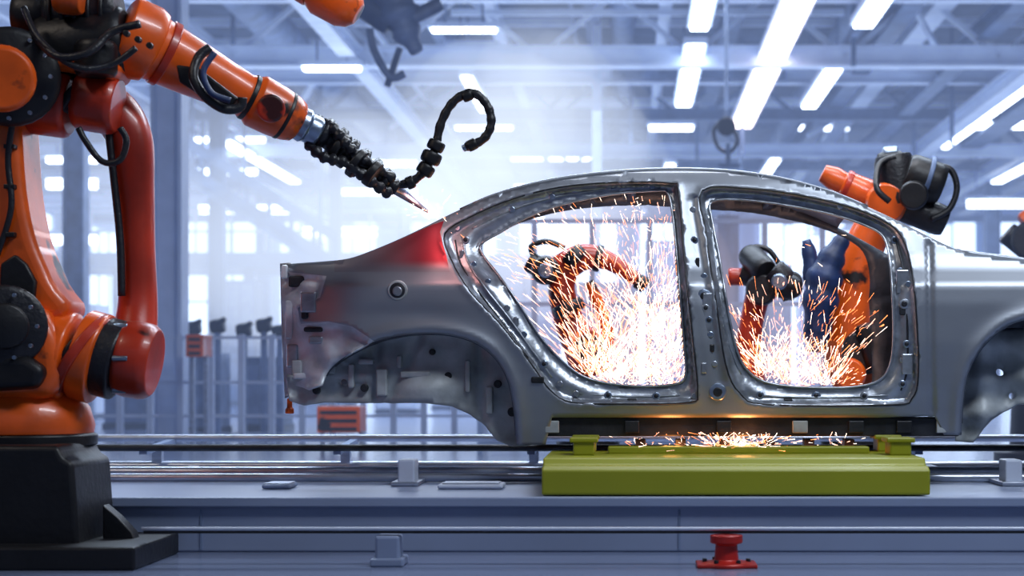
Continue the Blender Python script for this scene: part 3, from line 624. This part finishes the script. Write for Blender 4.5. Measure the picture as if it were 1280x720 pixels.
for i in range(4):
    x=a.x-5+i*3.3; beam("leg_%d"%(i+1),Vector((x,46,0)),Vector((x,46,a.z)),.25,.25,M['beam'],Z)
ST=group("overhead_conveyor")
for j,dz in enumerate((0,.5)): beam("rail_%d"%(j+1),P(225,205,34)+Vector((0,0,dz)),P(420,330,34)+Vector((0,0,dz)),.16,.2,M['beam'],ST)
for i in range(8):
    p=P(225,205,34).lerp(P(420,330,34),i/7); beam("tie_%d"%(i+1),p,p+Vector((0,0,.5)),.08,.08,M['beam'],ST)
beam("belt",P(225,210,34.5),P(420,335,34.5),1.0,.3,M['mach'],ST)
beam("hanger_1",P(240,212,34),Vector((P(240,0,34).x,34,ZC)),.08,.08,M['beam'],ST); beam("hanger_2",P(400,315,34),Vector((P(400,0,34).x,34,ZC)),.08,.08,M['beam'],ST)
FN=group("safety_fence")
for i,px in enumerate(range(-40,660,38)):
    x=P(px,0,19).x; beam("post_%d"%(i+1),Vector((x,19,0)),Vector((x,19,P(0,418,19).z)),.08,.06,M['wbeam'],FN)
for j,py in enumerate((422,478,520)):
    beam("rail_%d"%(j+1),P(-60,py,19),P(640,py,19),.03,.03,M['wbeam'],FN)
def cabinet(px0,px1,py,dd,m,dp=.8):
    g=group("machine_cabinet"); a=P(px0,py,dd); b=P(px1,py,dd)
    box("housing",(a.x,dd,0),(b.x,dd+dp,a.z),M[m],g,.01); box("door",(a.x+.05,dd-.02,.1),((a.x+b.x)/2-.02,dd,a.z-.1),M['wbeam' if m=='wbeam' else 'mach'],g,.005); box("door_b",((a.x+b.x)/2+.02,dd-.02,.1),(b.x-.05,dd,a.z-.1),M['wbeam' if m=='wbeam' else 'mach'],g,.005)
    box("plinth",(a.x-.02,dd-.03,0),(b.x+.02,dd+dp,.08),M['dark'],g,0)
    return g
cabinet(300,352,446,23,'beam'); cabinet(232,270,440,22,'mach'); cabinet(470,520,380,34,'wbeam'); cabinet(540,600,372,38,'wbeam'); cabinet(400,440,400,41.5,'mach'); cabinet(130,185,430,24,'mach'); cabinet(20,120,380,30,'wbeam'); cabinet(280,320,350,44,'beam'); cabinet(360,400,300,48.5,'wbeam')
# enclosure behind the car line, seen through the door openings
cabinet(610,700,318,26,'wbeam'); cabinet(712,800,352,24,'wbeam'); cabinet(806,880,300,27,'wbeam'); cabinet(896,924,268,22,'mach'); cabinet(934,990,330,25,'wbeam'); cabinet(1000,1090,345,27,'wbeam')
EN=group("cell_enclosure")
for i,px in enumerate((600,668,740,812,884,956,1028,1100)):
    x=P(px,0,16.5).x; beam("post_%d"%(i+1),Vector((x,16.5,0)),Vector((x,16.5,2.1)),.05,.05,M['mach'],EN)
for j,z_ in enumerate((2.1,1.35,.1)): beam("rail_%d"%(j+1),Vector((P(600,0,16.5).x,16.5,z_)),Vector((P(1100,0,16.5).x,16.5,z_)),.04,.04,M['mach'],EN)
for i,(px,py,dd) in enumerate([(242,411,21),(272,409,21),(305,414,21),(330,408,21),(350,416,21)]):
    g=group("small_robot_head"); c=P(px,py,dd); r=S(9,dd)
    lathe("stand",Vector((c.x,dd,0)),c,[(0,.15),(.03,.15),(.04,.04),(1,.04)],M['mach'],g,12); drum("head",c+Vector((-r,0,0)),c+Vector((r,0,.02)),r,M['blackp'],g,.3,16); drum("snout",c+Vector((0,-.05,r*.5)),c+Vector((r*1.3,-.1,r*1.1)),r*.4,M['blackp'],g,.3,12)
for (x0_,x1_,y0_,y1_,dd) in [(396,450,508,541,16.5),(232,254,418,446,18)]:
    g=group("parts_crate"); a=P(x0_,y0_,dd); b=P(x1_,y1_,dd); z0=max(0.02,b.z)
    box("bin",(a.x,dd,z0),(b.x,dd+.4,a.z),M['orange'],g,.01)
    for j in range(3): box("slot_%d"%(j+1),(a.x+.03,dd-.01,z0+.02+j*(a.z-z0)/3.2),(b.x-.03,dd+.001,z0+.05+j*(a.z-z0)/3.2),M['dark'],g,0)
    for j,xx in enumerate((a.x+.02,b.x-.02)): beam("leg_%d"%(j+1),Vector((xx,dd+.2,0)),Vector((xx,dd+.2,z0+.02)),.04,.04,M['steel'],g)

# ================================================================= SPARKS
def sparks(name,items):
    V=[];Fs=[];ids=[]
    for a,b,r,mi in items:
        ax_=b-a
        if ax_.length<1e-5: continue
        u,v=frame(ax_); s0=len(V)
        for k_ in range(3):
            an=k_*2.0944; o_=u*math.cos(an)*r+v*math.sin(an)*r; V.append(a+o_*.35)
        for k_ in range(3):
            an=k_*2.0944; o_=u*math.cos(an)*r+v*math.sin(an)*r; V.append(b+o_)
        for k_ in range(3): Fs.append((s0+k_,s0+(k_+1)%3,s0+3+(k_+1)%3,s0+3+k_)); ids.append(mi)
        Fs.append((s0,s0+2,s0+1)); Fs.append((s0+3,s0+4,s0+5)); ids+= [mi,mi]
    return addmesh(name,V,Fs,None,None,False,ids,[M['sp1'],M['sp2'],M['sp3']])
def fan(src,n,a0,a1,rmax,dd,box_,mean=.35,lenm=.10,rad=.0022,g=.5,rmin=0.0):
    out=[]
    for _ in range(n):
        sx,sy=random.choice(src); sx+=random.uniform(-15,15); ang=math.radians(random.uniform(a0,a1)); rr=rmin+rmax*min(1,random.expovariate(1/mean))
        L=lenm*random.uniform(.1,1)
        dr=Vector((math.cos(ang),random.uniform(-.25,.25),math.sin(ang)))
        o_=P(sx,sy,dd+random.uniform(-.3,.3)); pos=lambda q_: o_+dr*q_+Vector((0,0,-g*q_*q_*.5))
        a=pos(rr); b=pos(rr+L)
        px=CX+F*b.x/b.y; py=CY-F*(b.z-H)/b.y
        if not(box_[0]<px<box_[2] and box_[1]<py<box_[3]): continue
        mi=random.choices((0,1,2),(3,2,3) if rr<.45*rmax else (2,3,3))[0]
        out.append((a,b,rad*random.uniform(.4,1.1),mi))
    return out
it=fan([(800,478),(765,478),(835,476),(845,450),(740,470),(820,420)],2400,40,140,1.0,8.72,(590,235,866,490),.44,.12,.0013)
it+=fan([(820,484),(780,484),(750,474),(845,484)],550,5,175,.34,8.7,(680,330,866,490),.4,.04,.0014)
it+=fan([(990,480),(1030,480),(955,470)],800,40,140,.50,8.72,(905,340,1110,488),.40,.09,.0013)
it+=fan([(1000,484),(1040,482),(965,480)],300,5,175,.25,8.7,(905,400,1110,488),.4,.03,.0014)
it+=fan([(900,558),(920,558),(945,558)],420,-5,185,.28,8.02,(770,540,1100,575),.3,.05,.0014,.3)
it+=fan([(800,558),(850,556),(1040,556)],110,-10,190,.3,8.02,(720,538,1120,575),.3,.03,.0012,.3)
it+=fan([(770,265),(800,262),(980,300)],60,-120,60,.3,8.4,(600,235,1110,400),.5,.03,.0014)
it+=fan([(537,266)],60,-60,200,.14,8.0,(500,230,590,300),.3,.025,.0012)
sparks("welding_sparks",it)

# ================================================================= HAZE (volume glows by itself in place of scattered light)
def vol(name,obj,col,em,ab):
    m=bpy.data.materials.new(name); m.use_nodes=True; nt=m.node_tree
    for n_ in list(nt.nodes): nt.nodes.remove(n_)
    o_=nt.nodes.new("ShaderNodeOutputMaterial"); e_=nt.nodes.new("ShaderNodeEmission"); e_.inputs[0].default_value=(*col,1); e_.inputs[1].default_value=em
    a_=nt.nodes.new("ShaderNodeVolumeAbsorption"); a_.inputs["Color"].default_value=(0,0,0,1); a_.inputs["Density"].default_value=ab
    s_=nt.nodes.new("ShaderNodeAddShader"); nt.links.new(e_.outputs[0],s_.inputs[0]); nt.links.new(a_.outputs[0],s_.inputs[1]); nt.links.new(s_.outputs[0],o_.inputs["Volume"])
    obj.data.materials.clear(); obj.data.materials.append(m)
hz=box("haze",(-W+.1,12.2,.02),(W-.1,DB-.3,ZC-.02),M['wall'],None,0)
vol("haze_glow",hz,(0.36,0.50,0.92),.0135,.019)
def puff(c,rx,ry,rz,em,col=(.78,.87,1.0)):  # smoke and glow blobs, light emitted by the volume itself
    bm=bmesh.new(); bmesh.ops.create_icosphere(bm,subdivisions=4,radius=1); me=bpy.data.meshes.new("smoke_glow"); bm.to_mesh(me); bm.free()
    o_=bpy.data.objects.new("smoke_glow",me); bpy.context.scene.collection.objects.link(o_); o_.location=c; o_.scale=(rx,ry,rz)
    for p_ in me.polygons: p_.use_smooth=True
    vol("smoke_glow_vol",o_,col,em,em*.6); return o_
puff(P(650,200,22),1.6,2,1.6,.11); puff(P(600,240,24),2.6,3,1.8,.09); puff(P(480,300,26),3.0,3,1.8,.09); puff(P(330,270,30),3.0,3,2.2,.10); puff(P(700,150,20),1.0,1,1.5,.08); puff(P(90,280,28),2,3,2.4,.09); puff(P(420,360,34),5,3,2.0,.07)
puff(P(560,225,11.5),.42,.5,.28,.30); puff(P(610,190,12),.45,.5,.45,.24); puff(P(655,150,12),.35,.4,.45,.22); puff(P(520,250,11.5),.3,.4,.2,.28); puff(P(700,120,13),.3,.4,.5,.17); puff(P(640,110,13),.3,.4,.4,.13)
puff(P(760,360,14.2),1.0,1.0,.9,.10,(1,.80,.88)); puff(P(970,370,14.2),.9,1.0,.8,.09,(1,.84,.94))  # pinkish glow behind the door openings, built as self-lit blobs
puff(P(800,440,8.75),.28,.25,.22,.14,(1,.50,.40)); puff(P(1000,455,8.75),.25,.25,.15,.12,(1,.55,.4)); puff(P(540,264,8.05),.055,.05,.045,2.0,(1,.75,.68))  # glow around sparks and arc, built as self-lit blobs

# ================================================================= LIGHTS
def area(name,loc,tgt,sx,sy,pw,col):
    l=bpy.data.lights.new(name,'AREA'); l.shape='RECTANGLE'; l.size=sx; l.size_y=sy; l.energy=pw; l.color=col
    o_=bpy.data.objects.new(name,l); bpy.context.scene.collection.objects.link(o_); o_.location=loc
    o_.rotation_euler=(Vector(tgt)-Vector(loc)).to_track_quat('-Z','Y').to_euler()
    return o_
area("key_light",(2.6,5.0,5.4),(0.8,8,0.8),3.4,.7,260,(.82,.90,1))  # added light for the near car side, no fixture modelled
area("left_fill_light",(-4.4,4.6,5.0),(-2.3,7.2,1.4),1.0,.4,36,(1,.88,.76))  # added warm light on the left robot, no fixture modelled
area("back_fill_light",(0,13,5.8),(0,8.6,.8),9,1.0,600,(.70,.83,1))  # added light from behind the car, out of view
area("robot_fill_light",(1.0,9.6,4.6),(1.0,11,1.2),3,.6,140,(.9,.93,1))  # added to brighten the robots behind the car
area("hall_fill_light",(0,32,5.2),(0,32,0),20,14,2000,(.72,.84,1))  # oversized light panel added to fill the hall
area("ceiling_fill_light",(0,31,4.2),(0,31,8),22,18,950,(.72,.84,1))  # upward light added to brighten the ceiling steel
def pt(loc,pw,col,r=.05):
    l=bpy.data.lights.new("spark_light",'POINT'); l.energy=pw; l.color=col; l.shadow_soft_size=r
    o_=bpy.data.objects.new("spark_light",l); bpy.context.scene.collection.objects.link(o_); o_.location=loc
pt(P(800,455,8.75),4,(1,.55,.35)); pt(P(1000,455,8.75),2.5,(1,.55,.35)); pt(P(930,556,8.05),3,(1,.36,.1)); pt(P(840,556,8.05),1.5,(1,.36,.1)); pt(P(545,258,7.9),1.2,(1,.4,.35))
w=bpy.data.worlds.new("world"); bpy.context.scene.world=w; w.use_nodes=True
nt=w.node_tree; bg=nt.nodes["Background"]; tc=nt.nodes.new("ShaderNodeTexCoord"); sp=nt.nodes.new("ShaderNodeSeparateXYZ"); rp=nt.nodes.new("ShaderNodeValToRGB")
nt.links.new(tc.outputs["Generated"],sp.inputs[0]); nt.links.new(sp.outputs[2],rp.inputs[0]); nt.links.new(rp.outputs[0],bg.inputs[0])
rp.color_ramp.elements[0].color=(.07,.10,.18,1); rp.color_ramp.elements[1].color=(.40,.51,.80,1); rp.color_ramp.elements[1].position=.5
bg.inputs[1].default_value=.40
# ================================================================= CAMERA
cam=bpy.data.cameras.new("camera"); co=bpy.data.objects.new("camera",cam); bpy.context.scene.collection.objects.link(co)
co.location=(0,0,H); co.rotation_euler=(math.pi/2,0,0); cam.sensor_width=36; cam.lens=F/1280*36
cam.shift_x=-(CX-640)/1280; cam.shift_y=(CY-360)/1280; cam.clip_end=300
cam.dof.use_dof=True; cam.dof.focus_distance=8.1; cam.dof.aperture_fstop=2.2
bpy.context.scene.camera=co
try:
    bpy.context.scene.view_settings.view_transform='Standard'
except Exception as ex: print(ex)
